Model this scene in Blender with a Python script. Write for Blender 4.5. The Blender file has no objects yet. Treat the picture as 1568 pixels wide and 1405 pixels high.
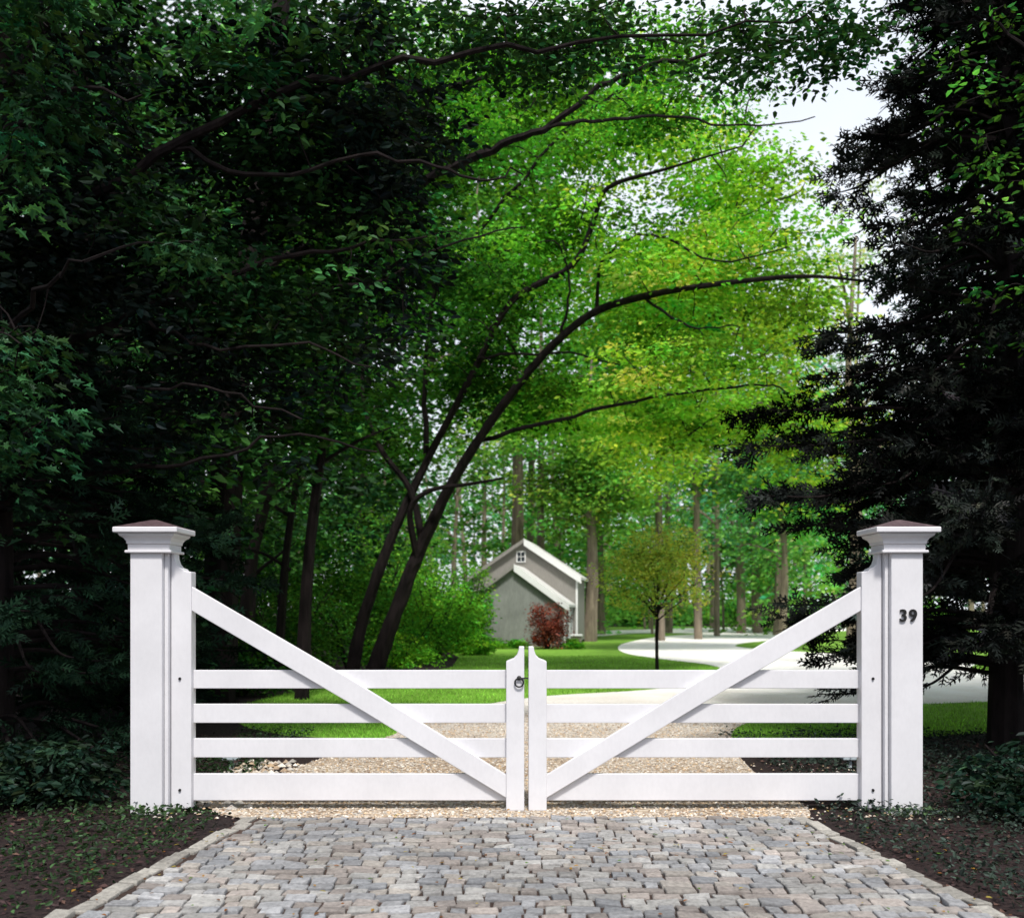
import bpy, bmesh, math, numpy as np
from mathutils import Vector, Matrix
R = np.random.default_rng(11)
scene = bpy.context.scene
COL = scene.collection

# ------------------------------------------------------------------ materials
def new_mat(name):
    m = bpy.data.materials.new(name); m.use_nodes = True
    nt = m.node_tree
    for n in list(nt.nodes): nt.nodes.remove(n)
    out = nt.nodes.new('ShaderNodeOutputMaterial')
    return m, nt, out
def N(nt, t, **kw):
    n = nt.nodes.new(t)
    for k, v in kw.items(): setattr(n, k, v)
    return n
def ramp(nt, stops):
    r = N(nt, 'ShaderNodeValToRGB')
    e = r.color_ramp.elements
    while len(e) < len(stops): e.new(0.5)
    for i, (p, c) in enumerate(stops):
        e[i].position = p; e[i].color = (*c, 1)
    return r
def mixc(nt, a, b, fac, mode='MIX'):
    m = N(nt, 'ShaderNodeMix', data_type='RGBA', blend_type=mode)
    for s, v in ((m.inputs[6], a), (m.inputs[7], b), (m.inputs[0], fac)):
        if hasattr(v, 'links'): nt.links.new(v, s)
        elif isinstance(v, (int, float)): s.default_value = v
        else: s.default_value = (*v, 1)
    return m.outputs[2]
def noise(nt, scale, detail=6, rough=0.6, stretch=None):
    tc = N(nt, 'ShaderNodeTexCoord'); mp = N(nt, 'ShaderNodeMapping')
    nt.links.new(tc.outputs['Object'], mp.inputs[0])
    if stretch: mp.inputs['Scale'].default_value = stretch
    n = N(nt, 'ShaderNodeTexNoise')
    n.inputs['Scale'].default_value = scale; n.inputs['Detail'].default_value = detail
    n.inputs['Roughness'].default_value = rough
    nt.links.new(mp.outputs[0], n.inputs[0])
    return n.outputs[0], mp
def surf_mat(name, stops, scale, bump=0.3, rough=0.8, stretch=None, vcol=False, scale2=None, dark=0.5, spec=0.3, dist=0.02):
    m, nt, out = new_mat(name)
    b = N(nt, 'ShaderNodeBsdfPrincipled')
    b.inputs['Roughness'].default_value = rough
    b.inputs['Specular IOR Level'].default_value = spec
    f, mp = noise(nt, scale, 6, 0.65, stretch)
    r = ramp(nt, stops); nt.links.new(f, r.inputs[0]); c = r.outputs[0]
    if scale2:
        f2, _ = noise(nt, scale2, 4, 0.6)
        r2 = ramp(nt, [(0.35, (dark,)*3), (0.65, (1, 1, 1))]); nt.links.new(f2, r2.inputs[0])
        c = mixc(nt, c, r2.outputs[0], 1.0, 'MULTIPLY')
    if vcol:
        a = N(nt, 'ShaderNodeAttribute', attribute_name='Col')
        c = mixc(nt, c, a.outputs[0], 1.0, 'MULTIPLY')
    nt.links.new(c, b.inputs['Base Color'])
    if bump:
        bp = N(nt, 'ShaderNodeBump'); bp.inputs['Strength'].default_value = bump; bp.inputs['Distance'].default_value = dist
        nt.links.new(f, bp.inputs['Height']); nt.links.new(bp.outputs[0], b.inputs['Normal'])
    nt.links.new(b.outputs[0], out.inputs[0])
    return m
def leaf_mat(name, trans=0.45, tint=(1.25, 1.15, 0.6), gloss=0.0):
    m, nt, out = new_mat(name)
    a = N(nt, 'ShaderNodeAttribute', attribute_name='Col')
    b = N(nt, 'ShaderNodeBsdfDiffuse'); nt.links.new(a.outputs[0], b.inputs[0]); res = b.outputs[0]
    if trans > 0:
        t = N(nt, 'ShaderNodeBsdfTranslucent')
        nt.links.new(mixc(nt, a.outputs[0], tint, 1.0, 'MULTIPLY'), t.inputs[0])
        mx = N(nt, 'ShaderNodeMixShader'); mx.inputs[0].default_value = trans
        nt.links.new(res, mx.inputs[1]); nt.links.new(t.outputs[0], mx.inputs[2]); res = mx.outputs[0]
    if gloss > 0:
        g = N(nt, 'ShaderNodeBsdfGlossy'); g.inputs['Roughness'].default_value = .45; g.inputs[0].default_value = (.8, .9, 1, 1)
        mx = N(nt, 'ShaderNodeMixShader'); mx.inputs[0].default_value = gloss
        nt.links.new(res, mx.inputs[1]); nt.links.new(g.outputs[0], mx.inputs[2]); res = mx.outputs[0]
    nt.links.new(res, out.inputs[0])
    return m

M_LEAF = leaf_mat('leaf_bright', 0.5)
M_DARK = leaf_mat('leaf_dark', 0.25, gloss=.010)
M_NEEDLE = leaf_mat('needle_dark', 0.0)
M_GRASS = leaf_mat('grass_blades', 0.35)
M_BARKD = surf_mat('bark_dark', [(0.3, (0.006, 0.005, 0.005)), (0.7, (0.024, 0.018, 0.018))], 9, 0.8, 0.9, (1, 1, 0.25), dist=0.03, spec=.1)
M_BARKL = surf_mat('bark_grey', [(0.3, (0.10, 0.08, 0.06)), (0.7, (0.28, 0.23, 0.17))], 6, 0.8, 0.9, (1, 1, 0.2), dist=0.05)
M_WHITE = surf_mat('white_paint', [(0.2, (0.65, 0.645, 0.67)), (0.6, (0.69, 0.685, 0.71))], 40, 0.08, 0.45, (1, 1, .5), scale2=2.2, dark=0.92, dist=0.002)
M_BLACK = surf_mat('black_iron', [(0.3, (0.008,)*3), (0.7, (0.02,)*3)], 30, 0.2, 0.45)
M_CAP = surf_mat('cap_slate', [(0.3, (0.05, 0.03, 0.035)), (0.7, (0.12, 0.08, 0.085))], 25, 0.3, 0.6)
M_STONE = surf_mat('cobble_stone', [(0.28, (0.6, 0.58, 0.57)), (0.5, (0.97, 0.97, 0.97)), (0.72, (1.3, 1.28, 1.26))], 34, 0.9, 0.8, vcol=True, dist=0.010, spec=0.3, scale2=2.2, dark=.68)
M_JOINT = surf_mat('joint_grit', [(0.3, (0.03, 0.018, 0.015)), (0.7, (0.11, 0.07, 0.055))], 60, 0.8, 0.95, scale2=2.0)
M_GROUND = surf_mat('mulch_ground', [(0.3, (0.010, 0.006, 0.006)), (0.55, (0.034, 0.019, 0.018)), (0.8, (0.09, 0.052, 0.046))], 35, 1.0, 0.95, scale2=0.6, dist=0.03)
M_LAWN = surf_mat('lawn', [(0.3, (0.12, 0.27, 0.03)), (0.6, (0.23, 0.44, 0.06)), (0.8, (0.36, 0.54, 0.11))], 5, 0.5, 0.9, scale2=0.45, dark=0.55, spec=0.1)
M_PEBBLE = surf_mat('pebbles', [(0.3, (0.8,)*3), (0.7, (1.1,)*3)], 40, 0.2, 0.7, vcol=True)

def gravel_mat():
    m, nt, out = new_mat('pea_gravel')
    tc = N(nt, 'ShaderNodeTexCoord'); v = N(nt, 'ShaderNodeTexVoronoi'); v.inputs['Scale'].default_value = 42
    nt.links.new(tc.outputs['Object'], v.inputs[0])
    sp = N(nt, 'ShaderNodeSeparateColor'); nt.links.new(v.outputs['Color'], sp.inputs[0])
    r = ramp(nt, [(0.0, (0.21, 0.15, 0.105)), (0.3, (0.43, 0.34, 0.25)), (0.6, (0.60, 0.51, 0.40)), (1.0, (0.78, 0.72, 0.63))])
    nt.links.new(sp.outputs[0], r.inputs[0])
    r2 = ramp(nt, [(0.0, (1.1,)*3), (0.6, (0.5,)*3)]); nt.links.new(v.outputs['Distance'], r2.inputs[0])
    c = mixc(nt, r.outputs[0], r2.outputs[0], 0.5, 'MULTIPLY')
    f2, _ = noise(nt, 0.9, 5)
    r3 = ramp(nt, [(0.35, (0.72, 0.64, 0.56)), (0.62, (1.05, 1.05, 1.05))]); nt.links.new(f2, r3.inputs[0])
    c = mixc(nt, c, r3.outputs[0], 1.0, 'MULTIPLY')
    # sunlit glare put into the drive's colour, paler past the gate court
    sx = N(nt, 'ShaderNodeSeparateXYZ'); nt.links.new(tc.outputs['Object'], sx.inputs[0])
    mr = N(nt, 'ShaderNodeMapRange'); mr.inputs[1].default_value = 9.5; mr.inputs[2].default_value = 19
    nt.links.new(sx.outputs[1], mr.inputs[0])
    f3, _ = noise(nt, 1.5, 5)
    r4 = ramp(nt, [(0.35, (0.82, 0.78, 0.72)), (0.6, (0.90, 0.88, 0.85))]); nt.links.new(f3, r4.inputs[0])
    c = mixc(nt, c, r4.outputs[0], mr.outputs[0])
    b = N(nt, 'ShaderNodeBsdfPrincipled'); b.inputs['Roughness'].default_value = 0.85
    nt.links.new(c, b.inputs['Base Color'])
    bp = N(nt, 'ShaderNodeBump'); bp.invert = True; bp.inputs['Strength'].default_value = 0.8; bp.inputs['Distance'].default_value = 0.012
    nt.links.new(v.outputs['Distance'], bp.inputs['Height']); nt.links.new(bp.outputs[0], b.inputs['Normal'])
    nt.links.new(b.outputs[0], out.inputs[0])
    return m
M_GRAVEL = gravel_mat()

# ------------------------------------------------------------------ mesh buffer
def nrm(v):
    return v / np.maximum(np.linalg.norm(v, axis=-1, keepdims=True), 1e-9)
class Buf:
    def __init__(s): s.V=[]; s.L=[]; s.S=[]; s.C=[]; s.M=[]; s.n=0
    def add(s, V, L, S, C, mi=0):
        V = np.asarray(V, float).reshape(-1, 3)
        s.V.append(V); s.L.append(np.asarray(L, int).ravel()+s.n); s.S.append(np.asarray(S, int).ravel())
        C = np.asarray(C, float)
        if C.ndim == 1: C = np.tile(C, (len(V), 1))
        s.C.append(C); s.M.append(np.full(len(s.S[-1]), mi)); s.n += len(V)
    def obj(s, name, mats, smooth=False, parent=None):
        V=np.concatenate(s.V); L=np.concatenate(s.L); S=np.concatenate(s.S); C=np.concatenate(s.C); MI=np.concatenate(s.M)
        me = bpy.data.meshes.new(name)
        me.vertices.add(len(V)); me.vertices.foreach_set('co', V.ravel())
        me.loops.add(len(L)); me.loops.foreach_set('vertex_index', L.astype(np.int32))
        me.polygons.add(len(S)); me.polygons.foreach_set('loop_start', (np.cumsum(S)-S).astype(np.int32))
        for m in mats: me.materials.append(m)
        me.polygons.foreach_set('material_index', MI.astype(np.int32))
        me.polygons.foreach_set('use_smooth', np.full(len(S), smooth))
        me.update(calc_edges=True)
        a = me.color_attributes.new('Col', 'FLOAT_COLOR', 'POINT')
        a.data.foreach_set('color', np.hstack([C, np.ones((len(C), 1))]).astype(np.float32).ravel())
        o = bpy.data.objects.new(name, me); COL.objects.link(o)
        if parent: o.parent = parent
        return o

def T(verts, faces):
    return (np.array(verts, float), np.array([i for f in faces for i in f]), np.array([len(f) for f in faces]))
KITE = T([[0,0,0],[.45,.3,.07],[1,0,-.1],[.45,-.3,.07]], [[0,1,2,3]])
OVAL = T([[0,0,0],[.3,.24,.05],[.7,.2,.02],[1,0,-.12],[.7,-.2,.02],[.3,-.24,.05]], [[0,3,2,1],[0,5,4,3]])
_h = [(.0,.0),(.02,.10),(.22,.12),(.24,.34),(.40,.16),(.58,.36),(.66,.12),(1.0,.0)]
_v = [[x, y, abs(y)*.25-.25*x*x] for x, y in _h] + [[x, -y, abs(y)*.25-.25*x*x] for x, y in _h[1:-1]]
MAPLE = T(_v, [[0,1,2,3,4,5,6,7],[0,7,13,12,11,10,9,8]])
def mk_spray(n=7, wl=.36, w=.035, ang=50):
    v=[]; f=[]
    def leaflet(x, a, l):
        c, s_ = math.cos(a), math.sin(a); b=len(v)
        v.extend([[x,0,0],[x+l*.45*c-w*s_, l*.45*s_+w*c, .015],[x+l*c, l*s_, -.05*l],[x+l*.45*c+w*s_, l*.45*s_-w*c, .015]])
        f.append([b,b+1,b+2,b+3])
    leaflet(0,0,1.0)
    for i in range(n):
        x=.08+.85*i/n; l=wl*(1-.55*i/n)
        leaflet(x, math.radians(ang), l); leaflet(x+.03, -math.radians(ang), l)
    return T(v, f)
SPRAY_S = mk_spray(3, .42, .06, 48)

def pn(P, s, seed=0.):
    x, y, z = (P*s).T
    return (np.sin(x*1.3+seed+1.7*np.sin(z*.7+seed))+np.sin(y*1.1-seed*2+1.3*np.sin(x*.9))+np.sin(z*1.7+seed+1.1*np.sin(y*.8+x*.5)))/3

def place(buf, tp, P, A, Nn, S, C, mi=0):
    tv, tl, ts = tp
    A = nrm(A); B = nrm(np.cross(Nn, A)); Nn = np.cross(A, B)
    k = len(tv); n = len(P)
    V = P[:,None,:] + S[:,None,None]*(tv[None,:,0:1]*A[:,None,:] + tv[None,:,1:2]*B[:,None,:] + tv[None,:,2:3]*Nn[:,None,:])
    L = (np.arange(n)[:,None]*k + tl[None,:]).ravel()
    buf.add(V.reshape(-1,3), L, np.tile(ts, n), np.repeat(C, k, axis=0), mi)

def clusters(buf, tp, cen, r3, cnt, size, col, cvar=.35, lvar=.2, up=.6, droop=.15, mi=0, hue=.12, patch=.0, pscale=1.0):
    m = len(cen)
    if m == 0: return
    idx = np.repeat(np.arange(m), cnt); n = len(idx)
    off = R.normal(size=(n,3))*np.array(r3)*.6
    sc = R.uniform(.6, 1.3, m)[idx][:,None]
    P = cen[idx] + off*sc
    P[:,2] -= droop*np.linalg.norm(off[:,:2], axis=1)
    ok = P[:,2] > .04
    A = nrm(np.column_stack([off[:,0]+R.normal(size=n)*r3[0]*.6, off[:,1]+R.normal(size=n)*r3[1]*.6, R.normal(size=n)*.1*r3[0]-.2*r3[0]]))
    Nn = nrm(R.normal(size=(n,3))*(1-up) + np.array([0,0,up]))
    cl = R.normal(size=m)*cvar
    if patch: cl = cl + patch*pn(cen, pscale, 2.7)
    cm = np.exp(cl)[idx]*np.exp(R.normal(size=n)*lvar)
    h = (R.normal(size=m)*hue)[idx] + R.normal(size=n)*hue*.4
    C = np.array(col)[None,:]*cm[:,None]*np.column_stack([1+h*1.6, np.ones(n), 1-h])
    C = np.clip(C, .001, .75)
    S = size*R.uniform(.6, 1.3, n)
    place(buf, tp, P[ok], A[ok], Nn[ok], S[ok], C[ok], mi)

def in_blobs(blobs, n, gate=None, gs=1.2, seed=0.):
    blobs = np.array(blobs, float)
    vol = blobs[:,3]*blobs[:,4]*blobs[:,5]; pr = vol**.8; pr /= pr.sum()
    i = R.choice(len(blobs), n, p=pr)
    d = nrm(R.normal(size=(n,3)))*(R.uniform(0,1,n)**(1/2.2))[:,None]
    P = blobs[i,:3] + d*blobs[i,3:6]
    if gate is not None: P = P[pn(P, gs, seed) > gate]
    return P

def spline(pts, sub=5):
    p = np.array(pts, float)
    if len(p) < 3: return np.array([p[0]+(p[-1]-p[0])*t for t in np.linspace(0,1,sub+1)])
    q = np.vstack([2*p[0]-p[1], p, 2*p[-1]-p[-2]]); o=[]
    for i in range(1, len(q)-2):
        for t in np.linspace(0,1,sub,endpoint=False):
            a,b,c,d = q[i-1],q[i],q[i+1],q[i+2]
            o.append(.5*((2*b)+(-a+c)*t+(2*a-5*b+4*c-d)*t*t+(-a+3*b-3*c+d)*t**3))
    o.append(p[-1]); return np.array(o)
def tube(buf, pts, rad, sides=7, mi=0, col=(1,1,1), jit=.0):
    p = np.array(pts, float); n=len(p)
    rad = np.interp(np.linspace(0,1,n), np.linspace(0,1,len(rad)), rad)
    t = nrm(np.gradient(p, axis=0)); ref = np.array([.31,.87,.12]) 
    if abs(t[0] @ nrm(ref)) > .9: ref = np.array([1.,0,.2])
    a = nrm(np.cross(t, ref)); b = np.cross(t, a)
    th = np.arange(sides)*2*math.pi/sides
    rr = rad[:,None]*(1+jit*R.normal(size=(n,sides)))
    V = p[:,None,:]+rr[:,:,None]*(np.cos(th)[None,:,None]*a[:,None,:]+np.sin(th)[None,:,None]*b[:,None,:])
    i = np.arange(n-1)[:,None]*sides; j=np.arange(sides)[None,:]; j2=(j+1)%sides
    L = np.stack([i+j, i+j2, i+sides+j2, i+sides+j], -1).reshape(-1)
    buf.add(V.reshape(-1,3), L, np.full((n-1)*sides, 4), col, mi)
def limb(buf, skel, pts, r0, r1, sides=8, mi=0, wob=.0, jit=.05):
    s = spline(pts, 5)
    if wob: s[1:-1] += R.normal(size=s[1:-1].shape)*wob
    tube(buf, s, [r0, r1] if not isinstance(r0, list) else r0, sides, mi, jit=jit)
    skel.append(s)
def twigs(buf, skel, cen, r0=.02, r1=.005, mi=0, maxlen=5., sides=4, bend=.12):
    S = np.concatenate(skel)
    D = np.array([np.min(np.linalg.norm(S-c, axis=1)) for c in cen]) if len(cen) else np.array([])
    arr = np.array(S)
    for k in np.argsort(D):
        c = cen[k]
        d = np.linalg.norm(arr-c, axis=1) + .35*np.maximum(arr[:,2]-c[2], 0)
        p = arr[np.argmin(d)]; l = np.linalg.norm(c-p)
        if l < .05 or l > maxlen: continue
        m = p+(c-p)*.5 + R.normal(size=3)*l*bend + np.array([0,0,l*.06])
        s = spline([p, m, c], 3)
        tube(buf, s, [min(r0, r1+l*.014), r1], sides, mi)
        arr = np.vstack([arr, s[1:]])

# ------------------------------------------------------------------ simple parts
def empty(name, loc):
    e = bpy.data.objects.new(name, None); e.location = loc; e.empty_display_size=.2; COL.objects.link(e); return e
def adopt(o, par):
    o.parent = par; o.matrix_parent_inverse = Matrix.Translation(-Vector(par.location)) ; return o
def from_bm(bm, name, mat, par=None, bevel=0.0, smooth=False):
    bmesh.ops.recalc_face_normals(bm, faces=bm.faces)
    me = bpy.data.meshes.new(name); bm.to_mesh(me); bm.free()
    for m in (mat if isinstance(mat, list) else [mat]): me.materials.append(m)
    if smooth:
        for p in me.polygons: p.use_smooth = True
    o = bpy.data.objects.new(name, me); COL.objects.link(o)
    if bevel:
        b = o.modifiers.new('bevel','BEVEL'); b.width=bevel; b.segments=2; b.limit_method='ANGLE'
    if par: adopt(o, par)
    return o
def prism(name, xz, y0, y1, par, mat, bevel=.004):
    bm = bmesh.new()
    f = [bm.verts.new((x,y0,z)) for x,z in xz]; k=[bm.verts.new((x,y1,z)) for x,z in xz]
    bm.faces.new(f); bm.faces.new(k[::-1]); n=len(xz)
    for i in range(n): bm.faces.new([f[i],k[i],k[(i+1)%n],f[(i+1)%n]])
    return from_bm(bm, name, mat, par, bevel)
def loft(name, rings, par, mat, bevel=.0):
    """rings: (cx,cy,hx,hy,z) square sections stacked"""
    bm = bmesh.new(); rs=[]
    for cx,cy,hx,hy,z in rings:
        rs.append([bm.verts.new((cx+a*hx, cy+b*hy, z)) for a,b in ((-1,-1),(1,-1),(1,1),(-1,1))])
    for r,q in zip(rs, rs[1:]):
        for i in range(4): bm.faces.new([r[i],r[(i+1)%4],q[(i+1)%4],q[i]])
    bm.faces.new(rs[0][::-1]); bm.faces.new(rs[-1])
    return from_bm(bm, name, mat, par, bevel)
def box(name, x0,x1,y0,y1,z0,z1, par, mat, bevel=.004):
    return loft(name, [((x0+x1)/2,(y0+y1)/2,(x1-x0)/2,(y1-y0)/2,z) for z in (z0,z1)], par, mat, bevel)
def sheet(name, pts, z, mat):
    bm = bmesh.new(); bm.faces.new([bm.verts.new((x,y,z)) for x,y in pts])
    bmesh.ops.recalc_face_normals(bm, faces=bm.faces)
    for f in bm.faces:
        if f.normal.z < 0: f.normal_flip()
    me = bpy.data.meshes.new(name); bm.to_mesh(me); bm.free(); me.materials.append(mat)
    o = bpy.data.objects.new(name, me); COL.objects.link(o); return o
def inside(P, poly):
    poly=np.array(poly); x,y=P[:,0],P[:,1]; r=np.zeros(len(P),bool)
    for i in range(len(poly)):
        x1,y1=poly[i]; x2,y2=poly[i-1]
        c=((y1>y)!=(y2>y)); 
        with np.errstate(divide='ignore', invalid='ignore'):
            r ^= c & (x < (x2-x1)*(y-y1)/(y2-y1+1e-12)+x1)
    return r

# ------------------------------------------------------------------ ground
sheet('ground', [(-500,-60),(500,-60),(500,900),(-500,900)], 0, M_GROUND)
lawn_poly = [(-3.3,12.4),(-2.6,11.6),(-1.4,11.2),(2.3,11.0),(4.2,11.3),(6,12),(40,12.5),(60,80),(-6,78),(-2.5,45),(-2.2,34),(-1.6,30),(-1.5,25),(-2.6,20.5),(-3.9,17.5),(-4.3,14.5)]
sheet('lawn', lawn_poly, .004, M_LAWN)
gp = [(-1.9,7.02),(-2.25,7.5),(-2.05,9.1),(-1.5,11.2),(-1.15,12.8),(-.6,14.9),(.6,16.8),(2.5,18.1),(4.0,20.5),(5.0,23.6),
      (5.1,26.2),(4.3,29),(3.7,33),(4.2,39),(5.6,45),(8,52),(11,57),(7.5,58),(4.5,52),(2.2,47),(1.8,52),(4,60),(9,68),(18,76),(28,80),(26,70),(17,58),(12.0,46),
      (9.8,42),(8.6,38),(9.4,34),(12,31),(12.5,27),(11,23.5),(14,21.5),(30,21),(30,16.8),(12,16.4),(7,15.6),(4.3,14.2),(3.0,12.8),(2.45,11.1),(2.2,9.1),(2.2,7.5),(2.1,7.02)]
gravel_poly = [tuple(p[:2]) for p in spline([(a,b,0) for a,b in gp], 4)]
sheet('gravel_drive', gravel_poly, .012, M_GRAVEL)

pb = Buf(); n=26000
P = np.column_stack([R.uniform(-2.6,3.2,n), 6.98+R.uniform(0,1,n)**1.3*7.0, np.full(n,.014)])
spill = inside(P, gravel_poly) | ((R.uniform(size=n)<.12) & (P[:,1]<9.5)); P=P[spill]
n=len(P)
OCT = T([[0,0,.35],[.5,0,.05],[.1,.45,0],[-.5,.1,0],[-.05,-.45,.02]], [[0,1,2],[0,2,3],[0,3,4],[0,4,1]])
pal = np.array([[.54,.44,.33],[.40,.30,.21],[.66,.58,.48],[.45,.42,.38],[.58,.42,.26],[.74,.68,.59]])
place(pb, OCT, P, np.column_stack([R.normal(size=(n,2)), np.zeros(n)]), np.tile([0,0,1.],(n,1))+R.normal(size=(n,3))*.15,
      R.uniform(.015,.036,n), pal[R.integers(0,6,n)]*R.uniform(.6,1.1,(n,1)))
n=260; P=np.column_stack([R.normal(-2.35,.16,n), R.uniform(7.35,9.6,n), np.full(n,.014)])
place(pb, OCT, P, np.column_stack([R.normal(size=(n,2)), np.zeros(n)]), np.tile([0,0,1.],(n,1)), R.uniform(.05,.1,n), pal[R.integers(0,6,n)]*R.uniform(.7,1.1,(n,1)))
pb.obj('loose_gravel', [M_PEBBLE])

# ------------------------------------------------------------------ cobbled apron
def xl(y): return -1.87 - (7.05-y)*.145
def xr(y): return  2.06 + (7.05-y)*.155
sheet('cobble_bed', [(xl(7.06),7.06),(xr(7.06),7.06),(xr(1.5),1.5),(xl(1.5),1.5)], .012, M_JOINT)
cb = Buf()
BASE=[(-1,-.9),(-.92,-1),(.92,-1),(1,-.9),(1,.9),(.92,1),(-.92,1),(-1,.9)]
def stone(cx, cy, w, d, ang, h, c):
    k=8
    b=np.array(BASE)*[w/2,d/2]*(1+R.normal(size=(8,2))*.06)
    ca,sa=math.cos(ang),math.sin(ang); b=b@np.array([[ca,sa],[-sa,ca]])
    tilt=R.normal(size=2)*.045
    def ring(s,z): 
        q=b*s; return np.column_stack([q[:,0]+cx,q[:,1]+cy,z+(q@tilt)])
    V=np.vstack([ring(1.0,0.0),ring(.99,h*.78),ring(.95,h*.94),ring(.84,h*1.0),[[cx,cy,h*1.0+R.normal()*.0015]]])
    V[8:32,2]+=R.normal(size=24)*.0014
    L=[];S=[]
    for r in range(3):
        for i in range(k):
            j=(i+1)%k; L+= [r*k+i,r*k+j,(r+1)*k+j,(r+1)*k+i]; S.append(4)
    for i in range(k): L+=[3*k+i,3*k+(i+1)%k,4*k]; S.append(3)
    cb.add(V,L,S,c)
spal=np.array([[.32,.325,.335],[.28,.29,.305],[.35,.345,.335],[.34,.315,.285],[.30,.27,.25],[.38,.375,.36],[.31,.315,.325],[.33,.295,.27]])
y=7.0
while y>2.2:
    d=R.uniform(.082,.112); x=xl(y)+.12+R.uniform(0,.05)
    while x<xr(y)-.16:
        w=R.choice([R.uniform(.08,.13),R.uniform(.12,.19)]); w=min(w, max(.06, xr(y)-.11-x))
        stone(x+w/2,y-d/2+R.normal()*.006+.018*math.sin(x*1.7)+.008*math.sin(x*5+y),w-.011,(d-.014)*R.uniform(.92,1.04),R.normal()*.035,R.uniform(.024,.036),spal[R.integers(0,8)]*R.uniform(.76,1.16)*(1+.12*math.sin(x*1.3+y*2)))
        x+=w
    y-=d
for side,f in ((-1,xl),(1,xr)):
    y=7.03
    while y>2.2:
        l=R.uniform(.12,.22)
        stone(f(y-l/2)-side*.06+R.normal()*.012,y-l/2,.10,l-.014,side*.15+R.normal()*.07,R.uniform(.024,.038),np.array([.36,.345,.31])*R.uniform(.75,1.2))
        y-=l
cb.obj('cobblestone_apron',[M_STONE],smooth=False)

# ------------------------------------------------------------------ gate
MX=.1055
def mir(pts): return [(2*MX-x,z) for x,z in pts]
def gate_leaf(right):
    f = mir if right else (lambda p:p)
    cx = (2*MX+2.4) if right else -2.4
    e = empty('driveway_gate', (cx,7.34,0))
    prism('hanging_stile', f([(-2.497,.03),(-2.497,1.90),(-2.472,1.90),(-2.470,1.86),(-2.458,1.822),(-2.438,1.795),(-2.405,1.782),(-2.400,1.768),(-2.349,1.762),(-2.349,.03)]),7.29,7.40,e,M_WHITE,.006)
    prism('meeting_stile', f([(-.043,.012),(-.043,1.105),(-.022,1.115),(.012,1.128),(.036,1.152),(.048,1.185),(.052,1.215),(.090,1.215),(.090,.012)]),7.29,7.40,e,M_WHITE,.006)
    for i,(a,b) in enumerate([(1.039,.904),(.789,.650),(.535,.395),(.275,.078)]):
        prism('rail_%d'%(i+1), f([(-2.351,b),(-.041,b),(-.041,a),(-2.351,a)]),7.345,7.385,e,M_WHITE,.004)
    prism('diagonal_brace', f([(-2.352,1.655),(-1.2,.985),(-.040,.272),(-.040,.102),(-1.2,.805),(-2.352,1.478)]),7.305,7.343,e,M_WHITE,.005)
    for z in (.98,.165):
        bm=bmesh.new(); bmesh.ops.create_cone(bm,cap_ends=True,segments=16,radius1=.011,radius2=.009,depth=.012)
        o=from_bm(bm,'bolt',M_BLACK); 
        o.rotation_euler=(math.pi/2,0,0); o.location=((2*MX+2.432) if right else -2.432,7.285,z); adopt(o,e)
    return e
g1=gate_leaf(False); g2=gate_leaf(True)
def torus(name,x,y,z,R0,r0,par):
    bm=bmesh.new(); vs=[]
    for i in range(28):
        a=2*math.pi*i/28
        vs.append([bm.verts.new((x+(R0+r0*math.cos(b))*math.sin(a), y+r0*math.sin(b), z+(R0+r0*math.cos(b))*math.cos(a))) for b in [2*math.pi*j/8 for j in range(8)]])
    for i in range(28):
        for j in range(8): bm.faces.new([vs[i][j],vs[(i+1)%28][j],vs[(i+1)%28][(j+1)%8],vs[i][(j+1)%8]])
    return from_bm(bm,name,M_BLACK,par,smooth=True)
torus('latch_ring',.052,7.272,.952,.031,.006,g1)
bm=bmesh.new(); bmesh.ops.create_uvsphere(bm,u_segments=16,v_segments=10,radius=.017); o=from_bm(bm,'latch_boss',M_BLACK,smooth=True); o.location=(.052,7.283,.985); adopt(o,g1)
box('latch_bar',.06,.118,7.28,7.289,.978,.988,g1,M_BLACK,.002)

def gate_post(sx):
    c=lambda x: x if sx<0 else 2*MX-x
    def rng_(a,b): a,b=c(a),c(b); return min(a,b),max(a,b)
    e=empty('gate_post',(c(-2.645),7.32,0))
    a,b=rng_(-2.762,-2.532); box('post_shaft',a,b,7.20,7.44,0,1.955,e,M_WHITE,.006)
    a,b=rng_(-2.530,-2.502); box('jamb_board',a,b,7.245,7.42,0,1.955,e,M_WHITE,.004)
    mx=c(-2.625); q=7.32
    loft('neck_bead',[(mx,q,.168,.150,z) for z in (1.895,1.915)],e,M_WHITE,.006)
    loft('cap_moulding',[(mx,q,.150,.130,1.957),(mx,q,.158,.138,1.962),(mx,q,.160,.140,1.98),(mx,q,.172,.152,2.00),(mx,q,.196,.176,2.018),(mx,q,.202,.182,2.030),(mx,q,.202,.182,2.036)],e,M_WHITE,.002)
    loft('cap_slab',[(mx,q,.226,.206,2.038),(mx,q,.230,.210,2.045),(mx,q,.230,.210,2.072),(mx,q,.226,.206,2.078)],e,M_WHITE,.002)
    loft('cap_frieze',[(mx,q,.150,.130,1.917),(mx,q,.150,.130,1.955)],e,M_WHITE,.0)
    loft('cap_pyramid',[(mx,q,.222,.202,2.080),(mx,q,.02,.02,2.142)],e,M_CAP,.002)
    return e
gate_post(-1); p2=gate_post(1)
cu=bpy.data.curves.new('house_number','FONT'); cu.body='39'; cu.size=.122; cu.extrude=.006; cu.offset=.0022; cu.align_x='CENTER'; cu.space_character=1.15
o=bpy.data.objects.new('house_number',cu); COL.objects.link(o)
bpy.context.view_layer.update()
me=bpy.data.meshes.new_from_object(o.evaluated_get(bpy.context.evaluated_depsgraph_get())); bpy.data.objects.remove(o); 
me.materials.clear(); me.materials.append(M_BLACK)
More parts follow.
